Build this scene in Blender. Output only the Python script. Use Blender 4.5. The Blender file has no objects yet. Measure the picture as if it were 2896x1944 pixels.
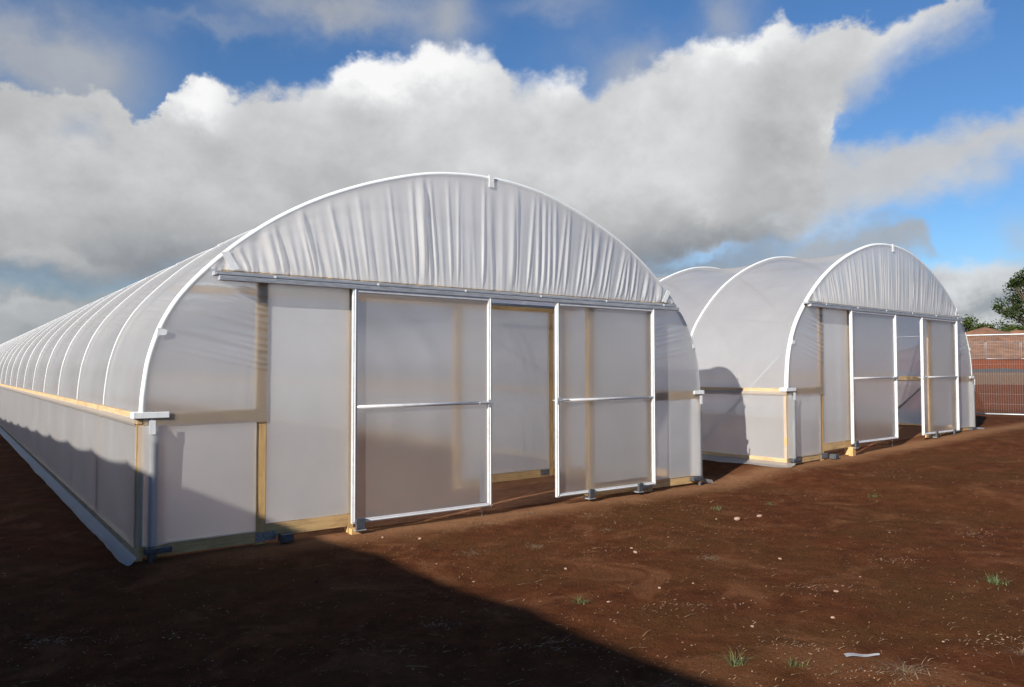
import bpy, math, random
from mathutils import Vector, Matrix, noise as mn
R = math.radians
random.seed(7)
scene = bpy.context.scene
COL = scene.collection

# ------------------------------------------------------------------ camera
CAM = Vector((-1.3388, -7.22, 1.6)); YAW = .9316555; PITCH = .0350954; ROLL = -.0014643; FPX = 2167.1
fw = Vector((math.cos(YAW)*math.cos(PITCH), math.sin(YAW)*math.cos(PITCH), math.sin(PITCH)))
rt0 = Vector((math.sin(YAW), -math.cos(YAW), 0)); up0 = rt0.cross(fw)
rt = rt0*math.cos(ROLL)+up0*math.sin(ROLL); up = up0*math.cos(ROLL)-rt0*math.sin(ROLL)
cd = bpy.data.cameras.new('camera'); cam = bpy.data.objects.new('camera', cd); COL.objects.link(cam)
m3 = Matrix((rt, up, -fw)).transposed()
cam.matrix_world = Matrix.Translation(CAM) @ m3.to_4x4()
cd.sensor_width = 36; cd.lens = FPX/2896*36; cd.clip_end = 3000; cd.clip_start = .05
scene.camera = cam

def ray(px, py):                       # photo pixel (2896 wide) -> direction, used to read bearings off the photo
    return (fw + rt*((px-1448)/FPX) - up*((py-972)/FPX))
def at_depth(px, py, d): return CAM + ray(px, py)*d
def on_z(px, py, z):
    d = ray(px, py); return CAM + d*((z-CAM.z)/d.z)

# ------------------------------------------------------------------ material helpers
def new_mat(name):
    m = bpy.data.materials.new(name); m.use_nodes = True
    nt = m.node_tree; nt.nodes.clear()
    return m, nt, nt.nodes, nt.links
def N(nt, typ, **kw):
    n = nt.nodes.new(typ)
    for k, v in kw.items():
        if k.startswith('i_'):
            n.inputs[k[2:].replace('_', ' ')].default_value = v
        else: setattr(n, k, v)
    return n
def ramp(nt, stops, fac, interp='LINEAR'):
    n = nt.nodes.new('ShaderNodeValToRGB'); cr = n.color_ramp; cr.interpolation = interp
    while len(cr.elements) > 1: cr.elements.remove(cr.elements[-1])
    cr.elements[0].position = stops[0][0]; cr.elements[0].color = (*stops[0][1], 1)
    for p, c in stops[1:]:
        e = cr.elements.new(p); e.color = (*c, 1)
    nt.links.new(fac, n.inputs[0]); return n.outputs[0]
def math_n(nt, op, a, b=None, c=None, clamp=False):
    n = nt.nodes.new('ShaderNodeMath'); n.operation = op; n.use_clamp = clamp
    for i, v in enumerate((a, b, c)):
        if v is None: continue
        if isinstance(v, (int, float)): n.inputs[i].default_value = v
        else: nt.links.new(v, n.inputs[i])
    return n.outputs[0]
def mixc(nt, fac, a, b, blend='MIX'):
    n = nt.nodes.new('ShaderNodeMix'); n.data_type = 'RGBA'; n.blend_type = blend
    for sock, v in ((n.inputs[0], fac), (n.inputs[6], a), (n.inputs[7], b)):
        if isinstance(v, (int, float)): sock.default_value = v
        elif isinstance(v, tuple): sock.default_value = (*v, 1) if len(v) == 3 else v
        else: nt.links.new(v, sock)
    return n.outputs[2]
def noise_n(nt, coord, scale, detail=4, rough=.55, dist=0):
    n = N(nt, 'ShaderNodeTexNoise', i_Scale=scale, i_Detail=detail, i_Roughness=rough, i_Distortion=dist)
    nt.links.new(coord, n.inputs['Vector']); return n
def mapping(nt, coord, scale, loc=(0, 0, 0)):
    n = nt.nodes.new('ShaderNodeMapping'); n.inputs['Scale'].default_value = scale; n.inputs['Location'].default_value = loc
    nt.links.new(coord, n.inputs['Vector']); return n.outputs[0]

def film_mat(name, clear=.42, direct=.07, transl=.62, tint=(.93, .93, .95), rough=.32, ior=1.12, gloss=1.0, grough=.17, bump=.25, bscale=5):
    """milky polythene: part blurred see-through, part scattering"""
    m, nt, nd, ln = new_mat(name)
    out = N(nt, 'ShaderNodeOutputMaterial')
    tc = N(nt, 'ShaderNodeTexCoord')
    nz = noise_n(nt, tc.outputs['Object'], bscale, 3, .5)
    bp = N(nt, 'ShaderNodeBump', i_Strength=bump, i_Distance=.02); ln.new(nz.outputs[0], bp.inputs['Height'])
    d2 = noise_n(nt, tc.outputs['Object'], 1.3, 5, .6)
    col = ramp(nt, [(.3, tuple(c*.89 for c in tint)), (.7, tint)], d2.outputs[0])
    dif = N(nt, 'ShaderNodeBsdfDiffuse'); tr = N(nt, 'ShaderNodeBsdfTranslucent'); tp = N(nt, 'ShaderNodeBsdfTransparent')
    rf = N(nt, 'ShaderNodeBsdfRefraction', i_Roughness=rough, i_IOR=ior); gl = N(nt, 'ShaderNodeBsdfGlossy', i_Roughness=grough)
    rf.inputs['Color'].default_value = (.97, .965, .96, 1)
    for s in (dif, tr): ln.new(col, s.inputs['Color'])
    for s in (dif, gl): ln.new(bp.outputs[0], s.inputs['Normal'])
    a = N(nt, 'ShaderNodeMixShader'); a.inputs[0].default_value = transl; ln.new(dif.outputs[0], a.inputs[1]); ln.new(tr.outputs[0], a.inputs[2])
    b = N(nt, 'ShaderNodeMixShader'); b.inputs[0].default_value = clear; ln.new(a.outputs[0], b.inputs[1]); ln.new(rf.outputs[0], b.inputs[2])
    c = N(nt, 'ShaderNodeMixShader'); c.inputs[0].default_value = direct; ln.new(b.outputs[0], c.inputs[1]); ln.new(tp.outputs[0], c.inputs[2])
    lw = N(nt, 'ShaderNodeLayerWeight', i_Blend=.5)          # Facing = 1-|cos|, the same from both sides of the sheet
    ff = math_n(nt, 'MULTIPLY', math_n(nt, 'ADD', .07, math_n(nt, 'MULTIPLY', math_n(nt, 'POWER', lw.outputs['Facing'], 4.5), .93)), gloss, clamp=True)
    e = N(nt, 'ShaderNodeMixShader'); ln.new(ff, e.inputs[0]); ln.new(c.outputs[0], e.inputs[1]); ln.new(gl.outputs[0], e.inputs[2])
    ln.new(e.outputs[0], out.inputs[0])
    return m
def pbr(name, base, rough=.5, metal=0, noise_amt=.12, nscale=8, bump=.1, stretch=None, dark=None, dirt=0.):
    m, nt, nd, ln = new_mat(name)
    out = N(nt, 'ShaderNodeOutputMaterial'); p = N(nt, 'ShaderNodeBsdfPrincipled', i_Roughness=rough, i_Metallic=metal)
    tc = N(nt, 'ShaderNodeTexCoord'); co = tc.outputs['Object']
    if stretch: co = mapping(nt, co, stretch)
    nz = noise_n(nt, co, nscale, 6, .6, .3)
    lo = dark or tuple(c*(1-noise_amt*2) for c in base); hi = tuple(min(1, c*(1+noise_amt)) for c in base)
    c = ramp(nt, [(.28, lo), (.72, hi)], nz.outputs[0])
    if dirt:
        n2 = noise_n(nt, tc.outputs['Object'], 3.1, 6, .7)
        f = ramp(nt, [(.5, (0, 0, 0)), (.72, (dirt,)*3)], n2.outputs[0])
        c = mixc(nt, f, c, (.16, .1, .06))
    ln.new(c, p.inputs['Base Color'])
    bp = N(nt, 'ShaderNodeBump', i_Strength=bump, i_Distance=.01); ln.new(nz.outputs[0], bp.inputs['Height']); ln.new(bp.outputs[0], p.inputs['Normal'])
    ln.new(p.outputs[0], out.inputs[0]); return m
def wood_mat(name, base, dark, grain):
    m, nt, nd, ln = new_mat(name)
    out = N(nt, 'ShaderNodeOutputMaterial'); p = N(nt, 'ShaderNodeBsdfPrincipled', i_Roughness=.75)
    tc = N(nt, 'ShaderNodeTexCoord')
    g = noise_n(nt, mapping(nt, tc.outputs['Object'], grain), 6, 8, .65, .6)
    c = ramp(nt, [(.3, dark), (.5, base), (.75, tuple(min(1, v*1.2) for v in base))], g.outputs[0])
    k = N(nt, 'ShaderNodeTexVoronoi', i_Scale=1.0); k.feature = 'F1'
    ln.new(mapping(nt, tc.outputs['Object'], (2.6, 2.6, 3.1)), k.inputs['Vector'])
    kf = ramp(nt, [(.0, (1, 1, 1)), (.07, (0, 0, 0))], k.outputs['Distance'])
    c = mixc(nt, kf, c, tuple(v*.35 for v in dark))
    st = noise_n(nt, tc.outputs['Object'], 2.2, 5, .7)
    sf = ramp(nt, [(.48, (0, 0, 0)), (.75, (.55,)*3)], st.outputs[0])
    c = mixc(nt, sf, c, tuple(v*.6 for v in dark))
    ln.new(c, p.inputs['Base Color'])
    bp = N(nt, 'ShaderNodeBump', i_Strength=.25, i_Distance=.004); ln.new(g.outputs[0], bp.inputs['Height']); ln.new(bp.outputs[0], p.inputs['Normal'])
    ln.new(p.outputs[0], out.inputs[0]); return m

M = {}
M['roof_film'] = film_mat('roof_film', clear=.05, direct=.20, transl=.70, rough=.3, gloss=.5, grough=.14, bump=.12, bscale=1.5, tint=(.835, .85, .865))
M['end_film'] = film_mat('end_film', clear=.60, direct=.07, transl=.66, rough=.30, gloss=1.2, grough=.18, bump=.06, bscale=6, tint=(.99, .985, .97), ior=1.08)
M['lower_film'] = film_mat('lower_film', clear=.30, direct=.08, transl=.66, rough=.4, gloss=.8, grough=.25, bump=.1, tint=(.92, .94, .95))
M['gable_film'] = film_mat('gable_film', clear=.06, direct=.05, transl=.66, rough=.4, gloss=1.3, grough=.20, bump=.05, bscale=6, tint=(.99, .985, .97), ior=1.08)
M['panel_film'] = film_mat('panel_film', clear=.18, direct=.10, transl=.68, rough=.4, gloss=.6, grough=.25, bump=.1, tint=(.905, .91, .90))
M['side_film'] = film_mat('side_film', clear=.34, direct=.18, transl=.60, rough=.3, gloss=.5, grough=.3, bump=.12, tint=(.93, .94, .95))
M['door_film'] = film_mat('door_film', clear=.74, direct=.04, transl=.66, rough=.40, gloss=.6, grough=.2, bump=.05, ior=1.11, tint=(.99, .975, .945))
M['skirt_film'] = film_mat('skirt_film', clear=.1, direct=.35, transl=.45, rough=.4, gloss=.5, grough=.35, bump=.5, bscale=9, tint=(.55, .54, .53))
M['dense_film'] = film_mat('dense_film', clear=.0, direct=.02, transl=.12, gloss=.8, tint=(.66, .68, .71))  # cover of the unseen left tunnel, its density invented to deepen the shadow
M['timber_x'] = wood_mat('treated_timber_x', (.50, .33, .15), (.30, .19, .08), (.6, 14, 14))
M['timber_y'] = wood_mat('treated_timber_y', (.50, .35, .19), (.33, .22, .11), (14, .6, 14))
M['timber_z'] = wood_mat('treated_timber_z', (.50, .32, .13), (.31, .18, .07), (14, 14, .6))
M['tape'] = pbr('white_tape', (.74, .76, .76), .38, noise_amt=.04, nscale=14, bump=.25)
M['white_pvc'] = pbr('white_plastic', (.74, .77, .77), .34, noise_amt=.04, nscale=6, bump=.04, dirt=.12)
M['alu'] = pbr('door_aluminium', (.66, .665, .68), .3, metal=.35, noise_amt=.08, nscale=20, bump=.05, dirt=.2)
M['galv'] = pbr('galvanised_steel', (.40, .42, .45), .5, metal=.35, noise_amt=.22, nscale=9, bump=.08, stretch=(.8, 8, 8))
M['pipe'] = pbr('grey_pipe', (.34, .36, .38), .45, metal=.6, noise_amt=.15, nscale=20)
M['darkmetal'] = pbr('dark_bracket', (.085, .095, .11), .5, metal=.4, noise_amt=.25, nscale=30)
M['wire'] = pbr('fence_wire', (.40, .42, .44), .45, metal=.5, noise_amt=.1)
M['mesh_wire'] = pbr('mesh_wire', (.22, .22, .23), .5, metal=.3, noise_amt=.1)
M['plate'] = pbr('nail_plate', (.27, .29, .32), .4, metal=.7, noise_amt=.35, nscale=60, bump=.5)
M['stone'] = pbr('stone', (.34, .22, .16), .9, noise_amt=.25, nscale=20, bump=.6)
M['straw'] = pbr('straw', (.22, .135, .07), .8, noise_amt=.35, nscale=3)
M['blade'] = pbr('grass_blade', (.12, .15, .05), .6, noise_amt=.4, nscale=12)
M['concrete'] = pbr('concrete', (.35, .33, .31), .9, noise_amt=.15)
M['bark'] = pbr('bark', (.10, .075, .05), .9, noise_amt=.3, nscale=4, bump=.8)

def leaf_mat(name, a, b):
    m, nt, nd, ln = new_mat(name)
    out = N(nt, 'ShaderNodeOutputMaterial'); tc = N(nt, 'ShaderNodeTexCoord')
    nz = noise_n(nt, tc.outputs['Object'], .9, 5, .7)
    c = ramp(nt, [(.35, a), (.65, b)], nz.outputs[0])
    d = N(nt, 'ShaderNodeBsdfDiffuse'); t = N(nt, 'ShaderNodeBsdfTranslucent'); g = N(nt, 'ShaderNodeBsdfGlossy', i_Roughness=.5)
    ln.new(c, d.inputs[0]); ln.new(c, t.inputs[0])
    x = N(nt, 'ShaderNodeMixShader'); x.inputs[0].default_value = .3; ln.new(d.outputs[0], x.inputs[1]); ln.new(t.outputs[0], x.inputs[2])
    y = N(nt, 'ShaderNodeMixShader'); y.inputs[0].default_value = .015; ln.new(x.outputs[0], y.inputs[1]); ln.new(g.outputs[0], y.inputs[2])
    ln.new(y.outputs[0], out.inputs[0]); return m
M['leaf_dark'] = leaf_mat('leaves_dark', (.018, .03, .008), (.05, .075, .018))
M['leaf_mid'] = leaf_mat('leaves_mid', (.03, .05, .012), (.085, .11, .025))

# ------------------------------------------------------------------ ground height
def sstep(a, b, x):
    t = max(0, min(1, (x-a)/(b-a))); return t*t*(3-2*t)
PROF = [(0, 0), (15, .0), (22.8, .08), (45, .2), (64, .28), (86, 1.0), (92, 1.15), (95, 1.3), (101, 2.55), (107, 2.62), (160, 3.2), (400, 6), (900, 9)]
def prof(s):
    if s <= 0: return 0
    for (a, za), (b, zb) in zip(PROF, PROF[1:]):
        if s <= b: return za+(zb-za)*sstep(0, 1, (s-a)/(b-a))
    return PROF[-1][1]
def ground_base(x, y):
    z = -.03 + .14*sstep(7.6, 9.3, x) + .16*sstep(9.2, 16.8, x)
    s = (x-CAM.x)*.933+(y-CAM.y)*.36
    return z + prof(s)
def ground_h(x, y):
    z = ground_base(x, y)
    near = 1-sstep(14, 40, math.hypot(x-4, y+1))
    n = mn.noise(Vector((x*.45, y*.45, 3)))*.022 + mn.noise(Vector((x*1.7, y*1.7, 9)))*.010
    n += near*(mn.noise(Vector((x*5, y*5, 1)))*.005 + mn.noise(Vector((x*13, y*13, 5)))*.0035)
    # ground stays low along the timber sills
    inside = 1.0
    if -1.0 < x < 17.5 and -.35 < y < .25: inside = .35
    d = math.hypot(x-4, y+1)
    far = sstep(25, 120, d)
    n += far*(mn.noise(Vector((x*.03, y*.03, 7)))*.25)
    # shallow scrape just inside the open doorways
    z -= .045*sstep(-.02, .25, y)*(1-sstep(2.5, 4, y))*sstep(1.9, 2.3, x)*(1-sstep(6.2, 6.9, x))
    return z+n*inside

# ------------------------------------------------------------------ mesh builder
class MB:
    def __init__(s): s.v = []; s.f = []
    def box(s, x0, x1, y0, y1, z0, z1):
        b = len(s.v)
        s.v += [(x0, y0, z0), (x1, y0, z0), (x1, y1, z0), (x0, y1, z0), (x0, y0, z1), (x1, y0, z1), (x1, y1, z1), (x0, y1, z1)]
        for q in ((0, 3, 2, 1), (4, 5, 6, 7), (0, 1, 5, 4), (1, 2, 6, 5), (2, 3, 7, 6), (3, 0, 4, 7)): s.f.append(tuple(b+i for i in q))
        return s
    def quadbox(s, p, th):                # p: four (x,z) corners of a board in the facade plane, th=(y0,y1)
        b = len(s.v)
        for y in th:
            for x, z in p: s.v.append((x, y, z))
        s.f += [(b, b+1, b+2, b+3), (b+7, b+6, b+5, b+4)]
        for i in range(4):
            j = (i+1) % 4; s.f.append((b+j, b+i, b+4+i, b+4+j))
        return s
    def tube(s, pts, r, n=10, cap=True, r2=None):
        pts = [Vector(p) for p in pts]; b = len(s.v); prev = None; L = len(pts)
        for i, p in enumerate(pts):
            t = (pts[min(i+1, L-1)]-pts[max(i-1, 0)]).normalized()
            if prev is None:
                a = Vector((0, 0, 1)) if abs(t.z) < .9 else Vector((1, 0, 0)); u = t.cross(a).normalized()
            else: u = (prev-t*prev.dot(t)).normalized()
            prev = u; w = t.cross(u)
            rr = r if r2 is None else r+(r2-r)*i/(L-1)
            for k in range(n):
                an = 2*math.pi*k/n; s.v.append(tuple(p+(u*math.cos(an)+w*math.sin(an))*rr))
        for i in range(L-1):
            for k in range(n):
                k2 = (k+1) % n; s.f.append((b+i*n+k, b+i*n+k2, b+(i+1)*n+k2, b+(i+1)*n+k))
        if cap:
            s.f.append(tuple(b+k for k in reversed(range(n)))); s.f.append(tuple(b+(L-1)*n+k for k in range(n)))
        return s
    def grid(s, rows):
        b = len(s.v); n = len(rows[0])
        for r in rows: s.v += [tuple(p) for p in r]
        for i in range(len(rows)-1):
            for j in range(n-1): s.f.append((b+i*n+j, b+i*n+j+1, b+(i+1)*n+j+1, b+(i+1)*n+j))
        return s
    def mesh(s, name, mat, smooth=False):
        me = bpy.data.meshes.new(name); me.from_pydata(s.v, [], s.f); me.materials.append(mat); me.update()
        if smooth: me.polygons.foreach_set('use_smooth', [True]*len(me.polygons))
        return me
    def build(s, name, mat, parent=None, smooth=False, bevel=0):
        o = bpy.data.objects.new(name, s.mesh(name, mat, smooth)); COL.objects.link(o); o.parent = parent
        if bevel:
            md = o.modifiers.new('bevel', 'BEVEL'); md.width = bevel; md.segments = 2; md.limit_method = 'ANGLE'
        return o
def empty(name, loc, rz=0):
    o = bpy.data.objects.new(name, None); COL.objects.link(o); o.location = loc; o.rotation_euler = (0, 0, rz); o.empty_display_size = .3; return o
def tag(o, label=None, cat=None, group=None, kind=None):
    for k, v in (('label', label), ('category', cat), ('group', group), ('kind', kind)):
        if v: o[k] = v
    return o

# ------------------------------------------------------------------ hoop profile
W = 7.43
HALF = [(.055, .9), (.055, 1.25), (.075, 1.5), (.115, 1.74), (.215, 2.03), (.385, 2.31), (.66, 2.61), (.97, 2.88), (1.33, 3.13), (1.76, 3.36), (2.28, 3.57), (2.84, 3.735), (3.3, 3.805), (3.715, 3.825)]
CTRL = HALF + [(W-u, z) for u, z in reversed(HALF[:-1])]
def catmull(P, k=5):
    o = []
    for i in range(len(P)-1):
        p0, p1, p2, p3 = P[max(i-1, 0)], P[i], P[i+1], P[min(i+2, len(P)-1)]
        for j in range(k):
            t = j/k
            o.append(tuple(.5*((2*b)+(-a+c)*t+(2*a-5*b+4*c-d)*t*t+(-a+3*b-3*c+d)*t**3) for a, b, c, d in zip(p0, p1, p2, p3)))
    o.append(P[-1]); return o
PROFILE = catmull(CTRL)
def prof_points(dz, zl, zr):
    """hoop line from left rail top zl to right rail top zr"""
    P = [(u, z+dz) for u, z in PROFILE]
    P = [p for p in P if (p[0] < W/2 and p[1] > zl+.01) or (p[0] >= W/2 and p[1] > zr+.01)]
    return [(.055, zl)]+P+[(W-.055, zr)]
def U_at(z, dz):
    pr = None
    for u, zz in PROFILE[:len(PROFILE)//2+1]:
        if zz+dz >= z:
            if pr is None: return u
            t = (z-pr[1])/(zz+dz-pr[1]); return pr[0]+(u-pr[0])*t
        pr = (u, zz+dz)
    return W/2
def Z_at(u, dz):
    if u > W/2: u = W-u
    for (a, za), (b, zb) in zip(PROFILE, PROFILE[1:]):
        if a <= u <= b and b > a+1e-6: return za+(zb-za)*(u-a)/(b-a)+dz
    return 1.25+dz

def pleats(rng, L, dens, amp):
    out = []; x = rng.uniform(.02, .1)
    while x < L:
        q_ = rng.random()
        if q_ < .11: out.append((x, rng.uniform(.014, .021), amp*rng.uniform(1.7, 2.7), rng.uniform(.3, .9), rng.uniform(-.05, .12)))
        elif q_ < .46: out.append((x, rng.uniform(.008, .012), amp*rng.uniform(1.3, 2.3), rng.uniform(.25, .8), rng.uniform(-.10, .10)))
        else: out.append((x, rng.uniform(.010, .024), rng.choice((-1, 1, 1))*amp*rng.uniform(.5, 1.3), rng.uniform(.0, .3), rng.uniform(-.08, .08)))
        x += rng.uniform(.026, .10)/dens
    return out

# ------------------------------------------------------------------ polytunnel
def tunnel(loc, rz, P, label, seed, fine=1.0, detail=True):
    rng = random.Random(seed)
    T = empty('polytunnel', loc, rz)
    tag(T, label, 'polytunnel', 'polytunnels side by side on bare earth')
    dz = P['dz']; nb = P['bays']; sp = 2.0; Lg = nb*sp
    rl = lambda u: P['rail'][0]+(P['rail'][1]-P['rail'][0])*u/W      # rail top
    gd = lambda u: P['gr'][0]+(P['gr'][1]-P['gr'][0])*u/W           # sill bottom / ground line
    zl, zr = rl(0), rl(W)
    pts = prof_points(dz, zl, zr); n = len(pts)
    # --- roof cover, sagging between hoops
    nrm = []
    for i in range(n):
        a = pts[max(i-1, 0)]; b = pts[min(i+1, n-1)]; t = Vector((b[0]-a[0], b[1]-a[1])).normalized(); nrm.append(Vector((-t.y, t.x)))
    steps = 10 if detail else 6
    rows = []
    for k in range(nb*steps+1):
        t = (k % steps)/steps; bay = k//steps; v = k*sp/steps
        sg = P.get('sag', .055)*(1-(2*t-1)**2) if k % steps else 0
        row = []
        for i, (u, z) in enumerate(pts):
            s = i/(n-1); w = min(1, math.sin(math.pi*s)*1.15)**1.1
            lowsag = .018*math.sin(math.pi*t)**2*(1-w)
            wob = 0 if not k % steps else .006*mn.noise(Vector((u*1.3+seed, v*.9, z*1.3)))*w*2
            d = sg*w*.9+lowsag*(1 if 0 < i < n-1 else 0)+wob
            row.append((u-nrm[i].x*d, v, z-nrm[i].y*d))
        rows.append(row)
    mb = MB().grid(rows); mb.build('roof_cover', M['roof_film' if detail else 'dense_film'], T, smooth=True)
    # --- hoops with anti-chafe tape
    def hoop_line(v, inset=0, lo=True):
        o = [(u-nrm[i].x*inset, v, z-nrm[i].y*inset) for i, (u, z) in enumerate(pts)]
        if lo:
            l0, r0 = o[0], o[-1]
            o = [(l0[0]+.05, v, gd(0)-.05), (l0[0]+.045, v, zl-.2)]+o[1:-1]+[(r0[0]-.045, v, zr-.2), (r0[0]-.05, v, gd(W)-.05)]
        return o
    hm = MB().tube([(x, 0, z) for x, _, z in hoop_line(0, .05)], .03, 8).mesh('hoop', M['pipe'], True)
    tm = MB().tube([(x, 0, z) for x, _, z in hoop_line(0, 0, False)], .0048, 8).mesh('hoop_tape', M['tape'], True)
    tm2 = MB().tube([(x, 0, z) for x, _, z in hoop_line(0, 0, False)], .021, 8).mesh('hoop_tape', M['tape'], True)
    for k in range(1, nb+1):
        o = bpy.data.objects.new('hoop', hm); COL.objects.link(o); o.parent = T; o.location = (0, k*sp, 0)
        q = bpy.data.objects.new('hoop_tape', tm2 if P.get('thick') else tm); COL.objects.link(q); q.parent = o; q.location = (0, 0, 0)
    # front hoop, thick white
    fh = MB().tube([(x, .02, z) for x, _, z in hoop_line(0, .0, False)], P.get('fr', .027), 12).build('front_hoop', M['white_pvc'], T, True)
    MB().tube([(x, .02, z) for x, _, z in hoop_line(0, .055)][0:3], .03, 10).build('steel_leg', M['pipe'], T, True)
    kd = min(range(n//2), key=lambda i: abs(pts[i][0]-(1.25 if not P.get('thick') else 9)))
    dm = MB().box(-.028, .028, -.018, .018, -.012, .012).mesh('tape_patch', M['tape'])
    for k in range(1, nb+1):
        if P.get('thick') or not detail: break
        o = bpy.data.objects.new('tape_patch', dm); COL.objects.link(o); o.parent = T; o.location = (pts[kd][0], k*sp, pts[kd][1]); o.rotation_euler = (0, -math.atan2(pts[kd+1][1]-pts[kd][1], pts[kd+1][0]-pts[kd][0]), 0)
    # --- crop bars: horizontal steel tie at every hoop
    zc = P['track'][0]+.16
    for k in range(1, min(nb, 9)):
        if k % 2 == 0 and k > 4: continue
        uu = U_at(zc, dz)+.06
        MB().tube([(uu, k*sp, zc), (W-uu, k*sp, zc)], .02, 8).build('crop_bar', M['pipe'], T, True)
    for u in (2.4, W-2.4):
        MB().tube([(u, .2, Z_at(u, dz)-.17), (u, min(Lg, 20)-.2, Z_at(u, dz)-.17)], .018, 6).build('purlin', M['pipe'], T, True)
    # --- side walls
    for side in (0, 1):
        sx = 1 if side == 0 else -1; x0 = 0 if side == 0 else W; zr_ = zl if side == 0 else zr; g = gd(x0)
        bx = lambda a, b: (min(x0+sx*a, x0+sx*b), max(x0+sx*a, x0+sx*b))
        MB().box(*bx(.012, .057), .0, Lg, zr_-.095, zr_).build('side_rail', M['timber_y'], T, bevel=.003)
        # welted film edge battened to the rail
        bt = []
        for k in range(int(Lg*6)+1):
            y = k/6; w_ = .006*mn.noise(Vector((y*3, seed, side)))
            bt.append([(x0+sx*(.006), y, zr_-.045+w_), (x0+sx*(-.004), y, zr_-.06+w_), (x0+sx*(-.006), y, zr_-.108+w_), (x0+sx*.006, y, zr_-.116+w_)])
        if side == 1: bt = [list(reversed(r)) for r in bt]
        MB().grid(bt).build('film_hem', M['skirt_film'], T, True)
        MB().box(*bx(.0, .05), .0, Lg, g, g+.105).build('side_sill', M['timber_y'], T, bevel=.003)
        rws = []
        for k in range(int(Lg*2)+1):
            y = k/2
            rws.append([(x0+sx*(.008+.014*mn.noise(Vector((y*1.1, z*2.1, seed+side)))*math.sin(math.pi*z)), y, g+.10+(zr_-.1-g-.10)*z) for z in [j/8 for j in range(9)]])
        if side == 0: rws = [list(reversed(r)) for r in rws]
        MB().grid(rws).build('side_wall_film', M['side_film' if detail else 'dense_film'], T, True)
        MB().box(*bx(.02, .06), sp+.03, sp+.075, g+.1, zr_-.09).build('slim_post', M['timber_z'], T)
        # skirt lying on the ground
        rws = []
        for k in range(int(Lg*5)+1):
            y = -.16+k/5
            wob = .012*mn.noise(Vector((y*.5, seed, 2)))+.006*mn.noise(Vector((y*4, seed, 5)))
            wd = (P['skirt'] if y > .0 else P['skirt']*(.75+.25*(y+.16)/.16))+wob
            row = []
            for j in range(7):
                t = j/6; xx = -.002-wd*t
                gz = ground_h(*(T_world(loc, rz, x0+sx*xx, y)))-loc[2]
                zz = max(gz+.012+.014*abs(mn.noise(Vector((y*6, t*3, seed)))), 0) if t > .15 else g+.045
                zz = (g+.05)*(1-min(1, t*1.6))+(gz+.014+.012*mn.noise(Vector((y*7, t*4, seed))))*min(1, t*1.6)
                row.append((x0+sx*xx, y, zz))
            rws.append(row if side == 0 else list(reversed(row)))
        MB().grid(rws).build('ground_skirt', M['skirt_film'], T, True)
        if P.get('brace'):
            xi = x0+sx*.16
            MB().tube([(xi, 1.95, g+.05), (xi+sx*.02, .2, g+1.72)], .028, 8).build('diagonal_brace', M['pipe'], T, True)
    # --- end wall timber
    zt0, zt1 = P['track']; yb = (.004, .05)
    p1, p2, p3 = P['posts']           # (u0,u1) outer post and jamb
    posts = [p1, p2, p3, (W-p1[1], W-p1[0])]
    for k, (a, b) in enumerate(posts):
        MB().box(a, b, .006, .056 if k in (0, 3) else .09, gd(a)-(.03 if k in (0, 3) else .0)-.03, zt0+.1).build('door_post', M['timber_z'], T, bevel=.003)
    def hrail(u0, u1, top, hgt, name, y=(.006, .046)):
        return MB().quadbox([(u0, top(u0)-hgt), (u1, top(u1)-hgt), (u1, top(u1)), (u0, top(u0))], y).build(name, M['timber_x'], T, bevel=.003)
    hrail(.06, p1[0], rl, .105, 'end_rail'); hrail(W-p1[0], W-.06, rl, .105, 'end_rail')
    sill = lambda u: gd(u)+.125
    hrail(.06, p1[0], sill, .12, 'end_sill'); hrail(p1[1], p2[0], lambda u: sill(u)+P['sillup'], .13, 'end_sill')
    hrail(posts[2][1], posts[3][0], lambda u: sill(u), .12, 'end_sill'); hrail(posts[3][1], W-.06, sill, .12, 'end_sill')
    for u in (.012, W-.072):
        MB().box(u, u+.06, .002, .05, gd(u)-.02, rl(u)-.10).build('corner_post', M['timber_z'], T, bevel=.003)
    MB().box(.70, W-.70, -.012, .05, zt0+.012, zt1+.028).build('door_header', M['timber_x'], T, bevel=.002)
    # --- pleated film: gable
    zb = zt1+.02; ul = U_at(zb, dz)+.02; ur = W-ul; L = ur-ul
    cols = int(1700*fine); nr = 26; pl = pleats(rng, L, 1.0, P['pleat'])
    amp_ = P['pleat']*1.25
    grid = [[None]*(cols+1) for _ in range(nr+1)]
    cell = {}
    for j in range(cols+1):
        x = L*j/cols; ub = ul+x
        f = (x/L-.5)*2
        ut = W/2+(ub-W/2)*(1+.13*(1-f*f))
        ut = max(ul+.012, min(ur-.012, ut)) if 0 < j < cols else ub
        near = [q for q in pl if abs(q[0]-x) < .22]
        for i in range(nr+1):
            t = i/nr
            zt = Z_at(ut, dz)-.015
            y = 0
            for (c, wdt, am, reach, ln_) in near:
                cc = c+ln_*t*.6; w2 = wdt*(1+2.2*t)
                pk = .22+.25*reach
                env = (t/pk)*math.exp(1-t/pk)*min(1, (1-t)*6) if am > amp_ else (1-t)**(.5+reach)*min(1, (1-t)*6)*(.45+.55*min(1, t*5))
                y += am*env*math.exp(-((x-cc)/w2)**2)
            y += .004*mn.noise(Vector((x*9, t*2, seed)))*(1-t)
            edge = min(1, j/8, (cols-j)/8)
            grid[i][j] = (ub+(ut-ub)*t, -.016-y*edge, zb+(zt-zb)*t)
    MB().grid(grid).build('gable_film', M['gable_film'], T, True)
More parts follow.
